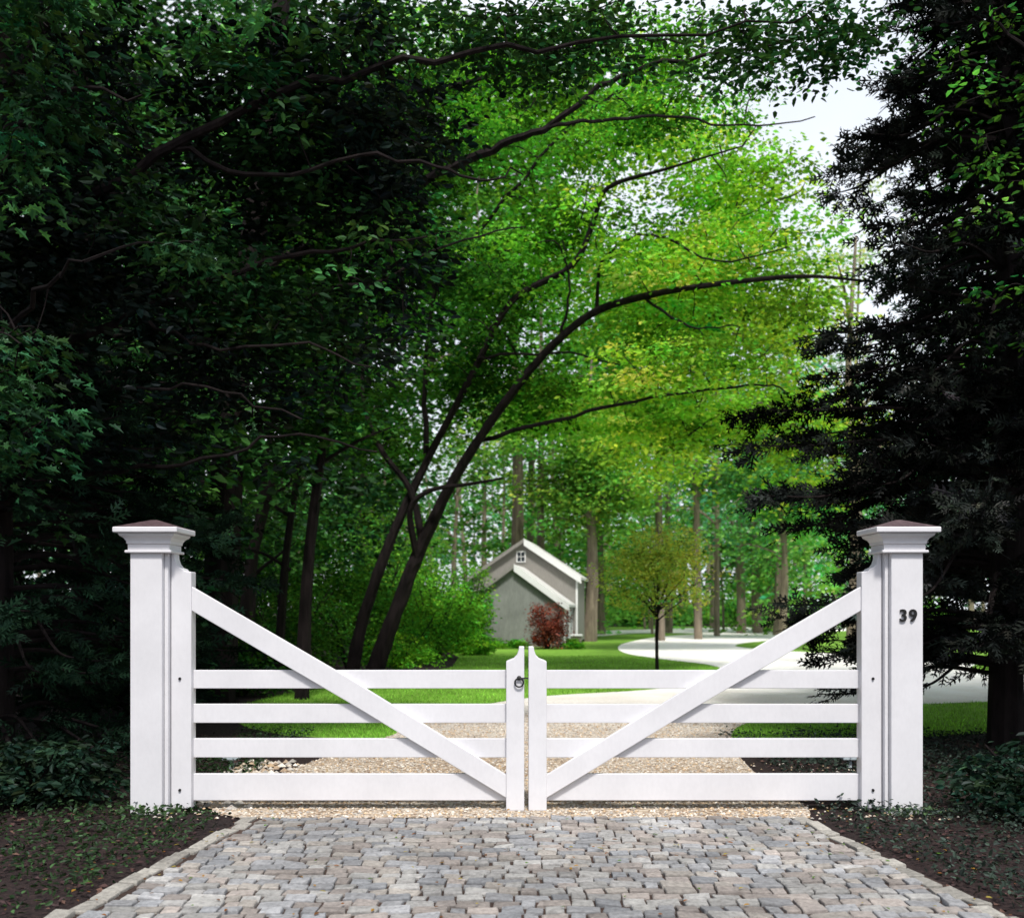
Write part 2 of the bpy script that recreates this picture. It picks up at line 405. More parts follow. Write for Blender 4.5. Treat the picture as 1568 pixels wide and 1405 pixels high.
o=bpy.data.objects.new('house_number',me); COL.objects.link(o); o.location=(2.862,7.192,1.402); o.rotation_euler=(math.pi/2,0,0)

M_BOXL = surf_mat('weathered_metal',[(0.3,(.35,.42,.45)),(.7,(.5,.56,.6))],20,.1,.5)
for x in (-2.62,3.15):
    e=empty('driveway_light',(x,9.3,0))
    box('stem',x-.02,x+.02,9.28,9.32,0,.08,e,M_BOXL); box('housing',x-.075,x+.075,9.24,9.36,.082,.16,e,M_BOXL,.01)
    loft('lid',[(x,9.3,.09,.075,.162),(x,9.3,.09,.075,.172),(x,9.3,.05,.04,.19)],e,M_BOXL,.002)

# ------------------------------------------------------------------ barn
M_SIDE=surf_mat('grey_siding',[(.3,(.19,.205,.19)),(.6,(.28,.295,.275)),(.8,(.36,.37,.34))],7,.3,.85,(6,6,.5),scale2=1.2,dark=.75)
M_SIDE2=surf_mat('weathered_siding',[(.3,(.19,.18,.165)),(.7,(.30,.285,.265))],7,.3,.85,(6,6,.5))
M_TRIM=surf_mat('white_trim',[(.3,(.76,.76,.76)),(.7,(.82,.82,.82))],9,.05,.5)
M_ROOF=surf_mat('pale_shingle_roof',[(.3,(.50,.49,.47)),(.7,(.68,.67,.65))],9,.4,.8,(1,1,4))
M_GLASS=surf_mat('window_glass',[(.3,(.02,.025,.03)),(.7,(.05,.06,.07))],2,0,.1)
M_FOUND=surf_mat('fieldstone',[(.3,(.12,.1,.08)),(.7,(.4,.36,.3))],8,.8,.9)
barn=empty('barn',(0.1,38,0))
def bpart(o):
    o.parent=barn; return o
def lprism(name,xz,y0,y1,mat,bev=0): return bpart(prism(name,xz,y0,y1,None,mat,bev))
def lbox(name,*a): return bpart(box(name,*a[:6],None,a[6],a[7] if len(a)>7 else 0))
lprism('front_wing_walls',[(-1.95,.12),(1.95,.12),(1.95,1.60),(0,3.02),(-1.95,1.60)],0,2.6,M_SIDE)
lbox('foundation',-1.99,1.99,-.04,2.6,0,.118,M_FOUND)
def roof(pref,w,ez,pz,y0,y1,th,ov,mat):
    sl=(pz-ez)/w
    for s in (-1,1):
        pts=[(0,pz+.02),(s*(w+ov),pz+.02-sl*(w+ov)),(s*(w+ov),pz+.02-sl*(w+ov)+th),(0,pz+.02+th)]
        lprism(pref+'_roof_slope',pts,y0,y1,mat)
        pts=[(0,pz-.14),(s*(w+ov+.02),pz-.14-sl*(w+ov+.02)),(s*(w+ov+.02),pz+.035-sl*(w+ov+.02)+th),(0,pz+.035+th)]
        if s<0: pts[0]=(0,pz-.02); pts[1]=(pts[1][0],pts[1][1]+.12)
        lprism(pref+'_rake_board',pts,y0-.05,y0-.002,M_TRIM if s>0 else M_SIDE2)
roof('front_wing',1.95,1.60,3.02,-.15,2.6,.10,.14,M_ROOF)
lprism('main_block_walls',[(-2.15,.12),(2.15,.12),(2.15,2.72),(0,4.16),(-2.15,2.72)],2.62,6.2,M_SIDE2)
roof('main_block',2.15,2.72,4.16,2.45,6.4,.11,.16,M_ROOF)
for i,x in enumerate(np.arange(-1.8,1.9,.2)):
    zt=3.02-abs(x)*(1.42/1.95)-.12
    lbox('batten',x-.012,x+.012,-.012,-.001,.13,zt,M_SIDE)
lbox('corner_board',1.90,1.975,-.016,-.002,.12,1.5,M_TRIM)
lbox('corner_board',2.10,2.175,2.595,2.617,.12,2.6,M_TRIM)
lbox('side_corner',1.952,1.965,2.45,2.58,.12,1.5,M_TRIM)
lbox('loft_window_glass',-.29,.01,2.600,2.612,3.38,3.76,M_GLASS)
for a in [(-.33,-.29,3.34,3.80),(.01,.05,3.34,3.80),(-.29,.01,3.76,3.80),(-.29,.01,3.34,3.38)]:
    lbox('window_frame',a[0],a[1],2.58,2.61,a[2],a[3],M_TRIM)
lbox('window_muntin',-.150,-.130,2.59,2.598,3.38,3.76,M_TRIM); lbox('window_muntin',-.29,.01,2.584,2.589,3.56,3.58,M_TRIM)
lbox('door_leaf',-1.62,-1.22,-.02,-.0125,.13,.68,M_SIDE2)
for a in [(-1.65,-1.62,.13,.72),(-1.22,-1.19,.13,.72),(-1.62,-1.22,.68,.72)]:
    lbox('door_trim',a[0],a[1],-.03,-.0126,a[2],a[3],M_SIDE)
lbox('side_door',1.953,1.97,1.0,1.8,.12,1.45,M_TRIM)
barn.rotation_euler=(0,0,math.radians(-9))
e=empty('stone_wall',(2.55,40,0)); box('wall_course',2.2,2.75,39.4,39.9,0,.36,e,M_FOUND,.03); box('wall_coping',2.15,2.8,39.35,39.95,.363,.44,e,M_TRIM,.02)

# ------------------------------------------------------------------ trees
def tree(name, leafmats, build):
    b=Buf(); build(b); return b.obj(name, leafmats, smooth=False)

def central(b):
    sk=[]
    limb(b,sk,[(-3.1,22,-.05),(-2.75,22,.92),(-2.32,22,2.08),(-1.95,21.9,2.94),(-1.36,21.6,4.1),(-.63,21.2,5.2),(.09,20.8,6.1),(.81,20.4,6.85),(1.6,20.0,7.4),(2.5,19.6,7.6),(3.69,19.2,7.7),(5.43,18.8,7.75),(6.8,18.8,7.65)],[.21,.18,.16,.14,.12,.10,.09,.082,.078,.07,.055,.04,.02],0,9,1)
    limb(b,sk,[(-3.6,22.3,-.05),(-3.38,22.3,1.07),(-3.0,22.2,2.22),(-2.55,22.2,3.38),(-1.85,22,4.8),(-1.36,21.6,5.6),(-.75,21.2,6.65),(.0,20.8,7.9),(1.2,20.3,8.45),(1.62,20,9.2),(1.9,19.7,9.8),(3.0,19.3,10.0),(4.4,19,10.3)],[.17,.145,.13,.11,.09,.08,.075,.07,.065,.055,.05,.03,.015],0,8,1)
    limb(b,sk,[(-2.1,21.9,2.6),(-2.2,21.5,3.6),(-1.75,21.3,4.0),(-.9,21,4.1),(-.2,20.8,4.2)],.08,.025,7,1)
    limb(b,sk,[(-1.98,21.9,2.94),(-2.25,22,4.1),(-2.9,22,5.0),(-3.3,22,6.2),(-3.2,22,8)],.09,.03,7,1)
    limb(b,sk,[(-.75,21.5,5.1),(.95,20.6,5.4),(2.44,19.8,5.6),(4.6,19,5.75),(5.3,19,5.6)],.05,.012,6,1,.02)
    limb(b,sk,[(-.72,21.2,6.7),(-.5,20.9,6.75),(1.2,20.2,6.65),(2.2,19.8,6.3)],.04,.012,6,1,.02)
    limb(b,sk,[(1.7,20.0,7.4),(1.85,19.6,8.4),(2.7,19.2,8.7),(3.9,19,8.1),(5.2,18.8,8.3)],.04,.012,6,1,.02)
    limb(b,sk,[(-1.9,22,4.9),(-1.9,21.8,6.6),(-1.6,21.2,8.3),(-.4,20.6,9.6),(1.2,20,11.2),(2.8,19.6,12.1)],.07,.02,6,1,.02)
    limb(b,sk,[(2.6,19.6,7.6),(3.4,19.1,6.9),(4.3,18.8,6.8)],.03,.01,6,1,.02)
    limb(b,sk,[(1.0,20.3,7.0),(1.15,20.0,7.9),(1.0,19.8,8.8)],.035,.012,6,1,.02)
    blobs=[(.5,22.3,9.5,3.0,2.3,2.6),(3.6,21.8,10.6,2.7,2.2,2.1),(.8,21.6,12.8,3.2,2.2,1.4),(4.2,21.5,8.1,2.5,2.2,1.5),(1.2,22.3,6.4,2.2,1.8,1.2),(-1.4,22.5,7.5,2,1.8,2),(-1.8,22.8,10.8,2.2,1.8,2.2),(3.4,22,5.9,2.3,2,.8),(5.2,21,9.6,1.6,1.8,1.5),(-3,23,7,1.5,1.5,2.5)]
    c=in_blobs(blobs,2350,-.2,1.3,1.)
    fr=in_blobs([(2,19.4,8.3,3.6,.9,2.6),(3.6,19,6.2,2,.8,.7),(1,20,11.5,3.2,.9,1.6)],420,.12,1.6,3.)
    c=np.vstack([c,fr])
    lit_side=np.clip((c[:,0]+2.5)/5+.14*pn(c,.9,5.),.2,1)  # crown's lit side put into the leaf colour: darker left, brighter right
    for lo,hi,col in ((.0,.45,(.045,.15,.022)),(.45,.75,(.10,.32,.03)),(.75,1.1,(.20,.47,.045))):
        k=(lit_side>=lo)&(lit_side<hi)
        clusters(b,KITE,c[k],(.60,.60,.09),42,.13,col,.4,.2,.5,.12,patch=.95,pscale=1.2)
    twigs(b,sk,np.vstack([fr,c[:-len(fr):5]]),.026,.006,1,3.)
tree('maple_tree',[M_LEAF,M_BARKD],central)

def behind(b, x, y, h, blobs, col, n, size=.17, gate=-.25, trunk=.25, bark=1, cnt=34, seed=2., nl=9):
    sk=[]
    limb(b,sk,[(x,y,-.05),(x+.1,y,h*.3),(x-.15,y,h*.6),(x+.1,y,h*.92)],trunk,.04,8,bark)
    for i in range(nl):
        a=R.uniform(0,6.28); z=h*R.uniform(.35,.75); l=R.uniform(.15,.3)*h
        limb(b,sk,[(x,y,z),(x+math.cos(a)*l*.5,y+math.sin(a)*l*.5,z+l*.35),(x+math.cos(a)*l,y+math.sin(a)*l,z+l*.5)],trunk*.3,.02,6,bark)
    c=in_blobs(blobs,n,gate,1./max(1,h/14),seed)
    clusters(b,KITE,c,(.9,.9,.3),cnt,size,col,.35,.25,.4,.2,patch=.75,pscale=.7)
    twigs(b,sk,c[::8],.05,.012,bark,6.)
tree('linden_tree',[M_LEAF,M_BARKL],lambda b: behind(b,11.3,33,15,[(7.3,33,9.3,3.3,3,3.0),(5.2,33,7.4,2.6,2.5,2),(9.5,33,7,2.6,2.5,2.4),(8,33,12.0,3,3,1.8),(6.5,32,10.5,3,3,2)],(.31,.56,.06),800,.20))
tree('linden_tree',[M_LEAF,M_BARKL],lambda b: behind(b,3.45,44,14,[(3.2,44,6.8,2.4,2,2.7),(1.5,44,9.5,3,2.5,3),(5,44,9,3,2.5,3)],(.22,.48,.08),780,.22,-.25,.33,seed=4.,nl=5))
tree('linden_tree',[M_LEAF,M_BARKL],lambda b: behind(b,12.5,46,13,[(12,46,6.5,3,2.5,3),(14.5,46,8.5,3,2.5,3.5),(10.5,47,9,2.6,2.5,2.6)],(.13,.38,.10),650,.24,-.1,.2,seed=9.))
tree('ash_tree',[M_LEAF,M_BARKL],lambda b: behind(b,19.5,56,24,[(18.5,56,15,3.5,3,4),(15.5,56,19,3.5,3,3.5),(19.5,56,22,2.5,3,4),(12,56,22,3,3,3)],(.34,.52,.26),260,.26,-.1,.18,seed=6.,cnt=24))
tree('tulip_tree',[M_LEAF,M_BARKL],lambda b: behind(b,.2,50,28,[(-2,50,14,5,3,5),(4,50,15,5,3,5),(7,51,17,4,3,4),(0,50,22,6,3,5),(3,50,27,5,3,5),(-4,50,27,5,3,5)],(.13,.36,.06),1250,.38,-.35,.4,seed=3.,cnt=26))
tree('tulip_tree',[M_LEAF,M_BARKL],lambda b: behind(b,-7,46,26,[(-8,46,10,5,3,6),(-5,46,19,5,3,6),(-11,46,19,5,3,6),(-15,45,12,5,3,7),(-17,45,22,5,3,6)],(.05,.16,.03),1300,.38,-.4,.35,seed=8.,cnt=26))

def woods(b, spec):
    for x,y,h,cr,base,col,n,tr in spec:
        sk=[]; lean=R.normal()*.4
        limb(b,sk,[(x,y,-.1),(x+lean*.3,y,h*.3),(x+lean,y,h*.65),(x+lean*.8,y,h*.95)],tr,.05,7,1)
        for i in range(4):
            a=R.uniform(0,6.28); z=h*R.uniform(.35,.7); l=cr*R.uniform(.6,1)
            limb(b,sk,[(x+lean*.6,y,z),(x+math.cos(a)*l*.5,y+math.sin(a)*l*.5,z+l*.4),(x+math.cos(a)*l,y+math.sin(a)*l,z+l*.5)],tr*.35,.03,5,1)
        bl=[(x+R.normal()*cr*.5,y+R.normal()*cr*.3,base+(h-base)*t+R.normal()*.5,cr*R.uniform(.45,.8),cr*.7,(h-base)*.2) for t in np.linspace(.08,.92,7)]
        c=in_blobs(bl,n,-.2,.8,x)
        clusters(b,KITE,c,(1.1,1.1,.4),22,.36,col,.4,.25,.35,.2)
spec=[]
for i in range(44):
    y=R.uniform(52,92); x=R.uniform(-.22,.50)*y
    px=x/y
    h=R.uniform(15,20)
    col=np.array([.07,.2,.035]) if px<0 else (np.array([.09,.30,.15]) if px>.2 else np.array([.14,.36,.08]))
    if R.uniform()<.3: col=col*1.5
    spec.append((x,y,h,R.uniform(2.6,4.2),R.uniform(4.0,7),tuple(col),90,R.uniform(.16,.34)))
for i in range(16):
    y=R.uniform(54,75); x=R.uniform(-.12,.42)*y
    spec.append((x,y,R.uniform(5,8),R.uniform(1.6,2.8),.9,tuple(np.array([.16,.42,.09])*R.uniform(.5,1.4)),55,.09))
spec+=[(6.7,45,17,3,9,(.13,.36,.07),70,.24),(8.8,47,17,3,10,(.13,.36,.09),70,.20),(1.3,45.5,18,3,9.5,(.11,.32,.05),80,.22),(5.6,70,22,4.5,9,(.13,.34,.05),110,.42),(14.6,78,23,4,11,(.12,.32,.11),100,.38)]
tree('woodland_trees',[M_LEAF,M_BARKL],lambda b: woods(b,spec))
def farwood(b):
    n=2100; x=R.uniform(-60,75,n); y=R.uniform(98,125,n)
    c=np.column_stack([x,y,R.uniform(1.5,17,n)]); c=c[pn(c,.35,2.)>-.2]
    clusters(b,KITE,c,(2.2,2,.9),24,.75,(.07,.22,.10),.45,.25,.3,.2,patch=.6,pscale=.3)
    sk=[]
    for i in range(60):
        X=R.uniform(-50,70); Y=R.uniform(95,118); limb(b,sk,[(X,Y,-.1),(X+R.normal()*.4,Y,8),(X+R.normal(),Y,16)],R.uniform(.15,.35),.08,6,1)
tree('distant_woodland',[M_LEAF,M_BARKL],farwood)

def leftwoods(b):
    sk=[]
    for i in range(18):
        y=R.uniform(16,34); x=-R.uniform(.16,.5)*y-.6; r=R.uniform(.07,.16); l=R.normal()*.8
        limb(b,sk,[(x,y,-.1),(x+l*.2,y,2.5),(x+l*.7,y,5),(x+l*1.2,y,7)],r,.03,7,1)
        for j in range(4):
            a=R.uniform(0,6.28); z=R.uniform(2,6); q=R.uniform(1,2.2)
            limb(b,sk,[(x+l*.3,y,z),(x+l*.3+math.cos(a)*q*.5,y+math.sin(a)*q*.5,z+q*.3),(x+math.cos(a)*q,y+math.sin(a)*q,z+q*.45)],.04,.012,5,1)
    blobs=[]
    for i in range(60):
        y=R.uniform(15,34); x=-R.uniform(.13,.6)*y-1.2
        blobs.append((x,y,R.uniform(3.5,.62*y+2),2.0,2.0,1.3))
    c=in_blobs(blobs,3500,-.3,.9,3.)
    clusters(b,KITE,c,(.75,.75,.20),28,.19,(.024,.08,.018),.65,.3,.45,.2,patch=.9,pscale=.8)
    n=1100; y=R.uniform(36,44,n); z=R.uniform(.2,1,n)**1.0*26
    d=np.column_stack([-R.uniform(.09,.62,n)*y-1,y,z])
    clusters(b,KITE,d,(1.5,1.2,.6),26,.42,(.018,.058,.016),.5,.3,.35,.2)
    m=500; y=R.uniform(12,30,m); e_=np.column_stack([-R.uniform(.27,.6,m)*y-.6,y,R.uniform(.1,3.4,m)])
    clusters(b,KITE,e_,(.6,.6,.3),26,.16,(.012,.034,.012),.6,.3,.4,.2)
tree('woodland_trees',[M_DARK,M_BARKD],leftwoods)

def shrub(b, x, y, r, h, col, n, size, tp=KITE, cv=.35, cnt=30, gate=-.4, mi=0):
    sk=[]
    for i in range(7):
        a=R.uniform(0,6.28)
        limb(b,sk,[(x+R.normal()*.05,y+R.normal()*.05,0),(x+math.cos(a)*r*.35,y+math.sin(a)*r*.35,h*.45),(x+math.cos(a)*r*.7,y+math.sin(a)*r*.7,h*R.uniform(.7,.95))],.02+.01*h,.008,5,1)
    c=in_blobs([(x,y,h*.5,r,r,h*.5),(x+r*.4,y,h*.35,r*.7,r*.7,h*.35),(x-r*.4,y,h*.4,r*.6,r*.6,h*.4)],n,gate,2.,x)
    clusters(b,tp,c,(r*.25,r*.25,h*.1),cnt,size,col,cv,.25,.4,.15,mi)
def under(b):
    for x,y,r,h,col in [(-3.9,24,1.3,1.9,(.06,.2,.025)),(-2.7,26,1.1,1.6,(.08,.25,.025)),(-2.2,29,1.1,2.2,(.10,.30,.03)),(-5.2,23,1.5,2.6,(.045,.14,.02)),(-6.6,21,1.6,3,(.03,.095,.018)),
                        (-2.9,33,1.6,3.2,(.10,.30,.03)),(-4.4,30,1.8,4,(.07,.21,.03)),(-2.6,23.2,.8,1.0,(.12,.34,.03)),(-5.0,19,1.1,1.3,(.035,.11,.02)),(-6.5,17,1.3,1.6,(.02,.065,.015)),
                        (-6.5,28,2.2,5,(.05,.16,.02)),(-1.95,34.5,1.0,2.4,(.11,.32,.03)),(-9,26,2.5,5,(.025,.08,.015)),(-5,38,2.5,5.5,(.09,.26,.03)),(-1.3,31.5,.7,.7,(.13,.36,.03)),(-5.4,14.5,1.1,1.2,(.018,.05,.015)),(-4.6,16.8,.9,1.0,(.03,.10,.02)),(-1.6,36.6,.9,3.3,(.10,.28,.03))]:
        shrub(b,x,y,r,h,col,int(85*r*h/1.5)+60,.09 if y<27 else .12,cnt=24,cv=.55)
tree('understory_shrubs',[M_LEAF,M_BARKD],under)
def farhedge(b):
    for i in range(44):
        y=R.uniform(76,96); x=R.uniform(-.12,.42)*y
        shrub(b,x,y,R.uniform(2,3.5),R.uniform(1.5,3.2),tuple(np.array([.16,.42,.08])*R.uniform(.6,1.4)),60,.32,cnt=20)
tree('hedgerow',[M_LEAF,M_BARKD],farhedge)

def sapling(b):
    x,y=3.5,24; sk=[]
    limb(b,sk,[(x,y,-.03),(x-.01,y,.7),(x+.01,y,1.25)],.045,.04,8,1)
    for i in range(16):
        a=i*2.4; q=R.uniform(.5,1.35); t=R.uniform(1.5,3.0)
        limb(b,sk,[(x,y,1.2+R.uniform(-.05,.25)),(x+math.cos(a)*q*.5,y+math.sin(a)*q*.5,1.3+(t-1.2)*.55),(x+math.cos(a)*q,y+math.sin(a)*q,t)],.022,.005,5,1)
    limb(b,sk,[(x,y,1.2),(x+.05,y,2.3),(x,y,3.5)],.03,.005,6,1)
    c=in_blobs([(x,y,2.15,1.55,1.3,.85),(x+.15,y,2.8,1.05,1,.75),(x-.5,y,2.4,.8,.8,.6)],620,-.4,2.6,2.)
    clusters(b,KITE,c,(.16,.16,.11),18,.078,(.44,.56,.12),.25,.25,.3,.1)
    twigs(b,sk,c[::3],.010,.003,1,1.2)
tree('young_tree',[M_LEAF,M_BARKD],sapling)
tree('red_japanese_maple',[M_LEAF,M_BARKD],lambda b: shrub(b,1.3,36,.74,1.75,(.20,.055,.045),260,.08,cnt=24,gate=-.4,cv=.5))
def smallb(b):
    for x,y,r,h in [(-.7,36.4,.5,.45),(.2,36.6,.4,.35),(-1.6,35.8,.6,.6),(2.2,36,.4,.4)]: shrub(b,x,y,r,h,(.12,.34,.03),60,.08)
tree('foundation_shrubs',[M_LEAF,M_BARKD],smallb)

def near_left(b):
    sk=[]
    limb(b,sk,[(-5.4,9.5,-.05),(-5.3,9.5,2.5),(-5.1,9.5,5),(-4.8,9.5,8)],.28,.14,10,1)
    for pts,r in [([(-5.2,9.5,3.6),(-4,9.4,4.1),(-2.8,9.4,4.6),(-1.7,9.4,4.9),(-.8,9.4,5.0)],.05),
                  ([(-5.2,9.5,4.4),(-3.8,9.2,5.3),(-2.4,9.1,6.1),(-1,9.0,6.4),(.6,9.0,6.6),(2.6,9.2,6.9)],.06),
                  ([(-5.3,9.5,2.4),(-4.2,9.5,2.75),(-3.1,9.4,2.85),(-2.2,9.4,3.1),(-1.3,9.6,3.0)],.03),
                  ([(-5.2,9.5,5.6),(-4.2,9,6.8),(-2.8,8.6,7.6),(-1,8.5,8.1)],.08),
                  ([(-5.2,9.5,3.1),(-4.4,8.4,3.6),(-3.6,7.6,3.9),(-3.1,7.2,4.0)],.04),
                  ([(-5.1,9.5,4.6),(-4.2,8.0,5.0),(-3.3,7.2,5.2),(-2.6,7.0,5.1)],.04),
                  ([(-3.1,9.15,5.7),(-2.2,9,5.4),(-1.2,9,5.6),(-.4,9,5.4),(.1,9.2,5.5)],.025),
                  ([(-3.6,9.4,4.3),(-2.8,9.1,3.9),(-2.0,9,3.9),(-1.3,9.1,3.7)],.02),
                  ([(-4.4,9.4,3.95),(-3.6,9.1,3.5),(-2.8,9,3.5),(-1.9,9,3.2)],.02)]:
        limb(b,sk,pts,r,.008,7,1,.025)
    core=[(-3.7,9.6,5.4,1.6,1.4,2.0),(-2.3,9.9,5.9,1.4,1.4,1.7),(-1.5,10,6.8,1.2,1.4,1.0),(-4.6,9.2,4,1.3,1.4,1.6),(-1.7,10.2,4.9,.9,1.2,1.1),(-2.8,10,3.9,1.3,1.2,1.0),(-1.0,10.4,5.7,.6,1,.6)]
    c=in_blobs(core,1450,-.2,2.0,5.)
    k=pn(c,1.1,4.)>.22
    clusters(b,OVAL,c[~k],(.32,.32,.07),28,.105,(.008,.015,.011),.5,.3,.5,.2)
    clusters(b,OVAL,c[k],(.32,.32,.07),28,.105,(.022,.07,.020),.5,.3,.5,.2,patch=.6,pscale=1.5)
    ov=in_blobs([(.3,9.6,6.95,1.6,.8,.3),(2.4,9.8,7.1,1.7,.8,.3)],300,-.3,2.0,2.)
    clusters(b,OVAL,ov,(.26,.26,.07),22,.085,(.025,.085,.022),.5,.3,.45,.2)
    shade_crown=[(-4,7.5,8.3,3,2,.9),(-1.8,9,8.6,2.6,1.6,.8),(-6,7,7,1.8,2,1.8)]  # unseen crown part, added out of view to shade the left leaf mass
    c2=in_blobs(shade_crown,600); clusters(b,OVAL,c2,(.35,.35,.15),24,.13,(.02,.05,.018),.4,.3,.5,.2)
    front=[(-3.5,7.1,4.0,.8,.6,.7),(-3.3,7.2,5.2,.9,.7,.7),(-2.75,7.3,4.3,.5,.5,.35),(-3.5,7,3.0,.7,.6,.6),(-3.1,7.2,5.9,.9,.7,.4),(-3.9,7.3,2.4,.7,.6,.5)]
    c3=in_blobs(front,330,-.1,2.4,1.); clusters(b,MAPLE,c3,(.26,.26,.035),17,.10,(.022,.075,.026),.5,.25,.65,.45)
    twigs(b,sk,np.vstack([c[::2],c3[::2],ov[::3]]),.014,.0035,1,2.5)
tree('beech_tree',[M_DARK,M_BARKD],near_left)

def overh(b):
    sk=[]
    limb(b,sk,[(-4.6,15.5,-.1),(-4.4,15.5,4),(-3.9,15.4,8),(-3.4,15.3,12)],.3,.12,9,1)
    limb(b,sk,[(-4.1,15.4,6.5),(-2.6,15.2,7.4),(-1.15,15,8.0),(-.14,14.6,8.3),(.55,14.4,8.45),(1.24,14.2,8.9),(2.1,14,9.15),(3.6,13.8,9.3),(5,13.8,9.5)],.085,.012,7,1,.02)
    limb(b,sk,[(.5,14.4,8.43),(1.3,14.2,8.45),(2.2,14,8.4),(3.2,13.8,8.15),(4.2,13.8,8.3)],.03,.008,6,1,.02)
    limb(b,sk,[(-3.8,15.4,8.2),(-2.2,15,9.1),(-.6,14.6,9.2),(.6,14.4,9.5),(2,14.2,9.6),(3.2,14,9.3)],.05,.01,6,1,.02)
    limb(b,sk,[(-4.2,15.4,5.5),(-3,15,6.2),(-1.9,14.6,6.3),(-.9,14.5,6.8),(.2,14.4,7.0)],.04,.01,6,1,.02)
    dk=[(-1.9,15.6,9.2,1.4,1.3,1.3),(-2.8,15.8,7.4,1.4,1.3,1.6),(-1.3,15.6,7.3,.8,1,.8),(-3,15.8,5.2,1.2,1.3,1.3),(-1.9,15.8,5.7,.9,1,.7)]
    c=in_blobs(dk,900,-.15,1.6,2.); clusters(b,KITE,c,(.4,.4,.10),32,.105,(.024,.085,.018),.55,.3,.45,.15,patch=.7,pscale=1.2)
    lt=[(.3,15.3,9.6,1.9,1,.7),(2.6,15.2,9.8,1.8,1,.6),(2.2,14.8,8.8,1.4,.7,.35),(.6,15.2,8.2,1.3,.8,.4)]
    d=in_blobs(lt,520,-.05,2.0,2.); clusters(b,KITE,d,(.34,.34,.08),32,.09,(.09,.30,.03),.5,.3,.45,.15,patch=.6,pscale=1.5)
    twigs(b,sk,np.vstack([c[::3],d[::2]]),.016,.005,1,2.5)
tree('oak_tree',[M_LEAF,M_BARKD],overh)

# conifers
def conifer(b, x, y, h, prof, nb, col, size=.2, z0=.4, per=30, seed=1.):
    sk=[]
    limb(b,sk,[(x,y,-.1),(x+.05,y,h*.5),(x,y,h)],.2,.05,9,1)
    P=[];A=[];Nn=[];C=[]
    for i in range(nb):
        z=z0+(h-z0)*R.uniform(0,1); a=R.uniform(0,6.283)
        L=np.interp(z,[p[0] for p in prof],[p[1] for p in prof])*R.uniform(.55,1.1)*(1+.18*math.sin(z*2.1+a*2+seed))
        dr=R.uniform(-.1,.35)
        d=np.array([math.cos(a),math.sin(a),0])
        pts=[np.array([x,y,z]), np.array([x,y,z])+d*L*.4+[0,0,.04*L], np.array([x,y,z])+d*L*.75-[0,0,dr*L*.5], np.array([x,y,z])+d*L-[0,0,dr*L*.6]]
        s=spline(pts,5); tube(b,s,[.03,.005],5,1)
        sidev=np.cross(d,[0,0,1.]); cmul=math.exp(R.normal()*.6)
        nside=int(5*L)+2
        for q in range(nside):
            t=R.uniform(.25,1); f=t*(len(s)-1); k0=min(int(f),len(s)-2); o=s[k0]+(s[k0+1]-s[k0])*(f-k0)
            sg=R.choice([-1,1]); l2=(.55-.3*t)*R.uniform(.5,1.3)*min(1.3,L*.6)
            dd=nrm(d*.8+sidev*sg*R.uniform(.2,1)+np.array([0,0,R.uniform(-.35,.25)]))
            m=max(3,int(per*l2))
            u=R.uniform(0,1,m)[:,None]
            P.append(o+dd*u*l2+R.normal(size=(m,3))*.02-np.array([0,0,1])*.12*l2*u**2)
            A.append(dd+R.normal(size=(m,3))*.38)
            Nn.append(R.normal(size=(m,3))*.6+[0,0,.7]); C.append(np.full((m,1),cmul*math.exp(R.normal()*.25)))
    P=np.vstack(P);A=np.vstack(A);Nn=np.vstack(Nn);C=np.vstack(C)
    ok=P[:,2]>.05; P,A,Nn,C=P[ok],A[ok],Nn[ok],C[ok]; n=len(P)
    C=np.array(col)[None]*C*np.exp(R.normal(size=(n,1))*.25)*(1+R.normal(size=(n,3))*.08)
    place(b,SPRAY_S,P,A,Nn,size*R.uniform(.5,1.3,n),np.clip(C,.001,1))
tree('spruce_tree',[M_NEEDLE,M_BARKD],lambda b: conifer(b,5.35,10.8,10.5,[(0,1.8),(1.2,2.2),(1.9,2.7),(3.9,2.3),(6,1.5),(7.2,1.6),(9,1.2),(10.5,.4)],450,(.012,.0145,.0125),.20,z0=.75,per=26))
tree('spruce_tree',[M_NEEDLE,M_BARKD],lambda b: conifer(b,7.8,14,15,[(0,2.4),(4,3),(8,2.4),(11,2),(15,.5)],320,(.014,.026,.017),.28,z0=1.3,per=15,seed=3.))
tree('hemlock_tree',[M_NEEDLE,M_BARKD],lambda b: conifer(b,-5.0,9.6,6,[(0,1.9),(2,2.0),(4,1.5),(6,.8)],240,(.013,.030,.017),.19,z0=.15,per=22,seed=2.))
tree('hemlock_tree',[M_NEEDLE,M_BARKD],lambda b: conifer(b,-5.6,13.0,9,[(0,2.4),(3,2.4),(6,1.8),(9,.6)],220,(.012,.027,.015),.24,z0=.15,per=16,seed=5.))
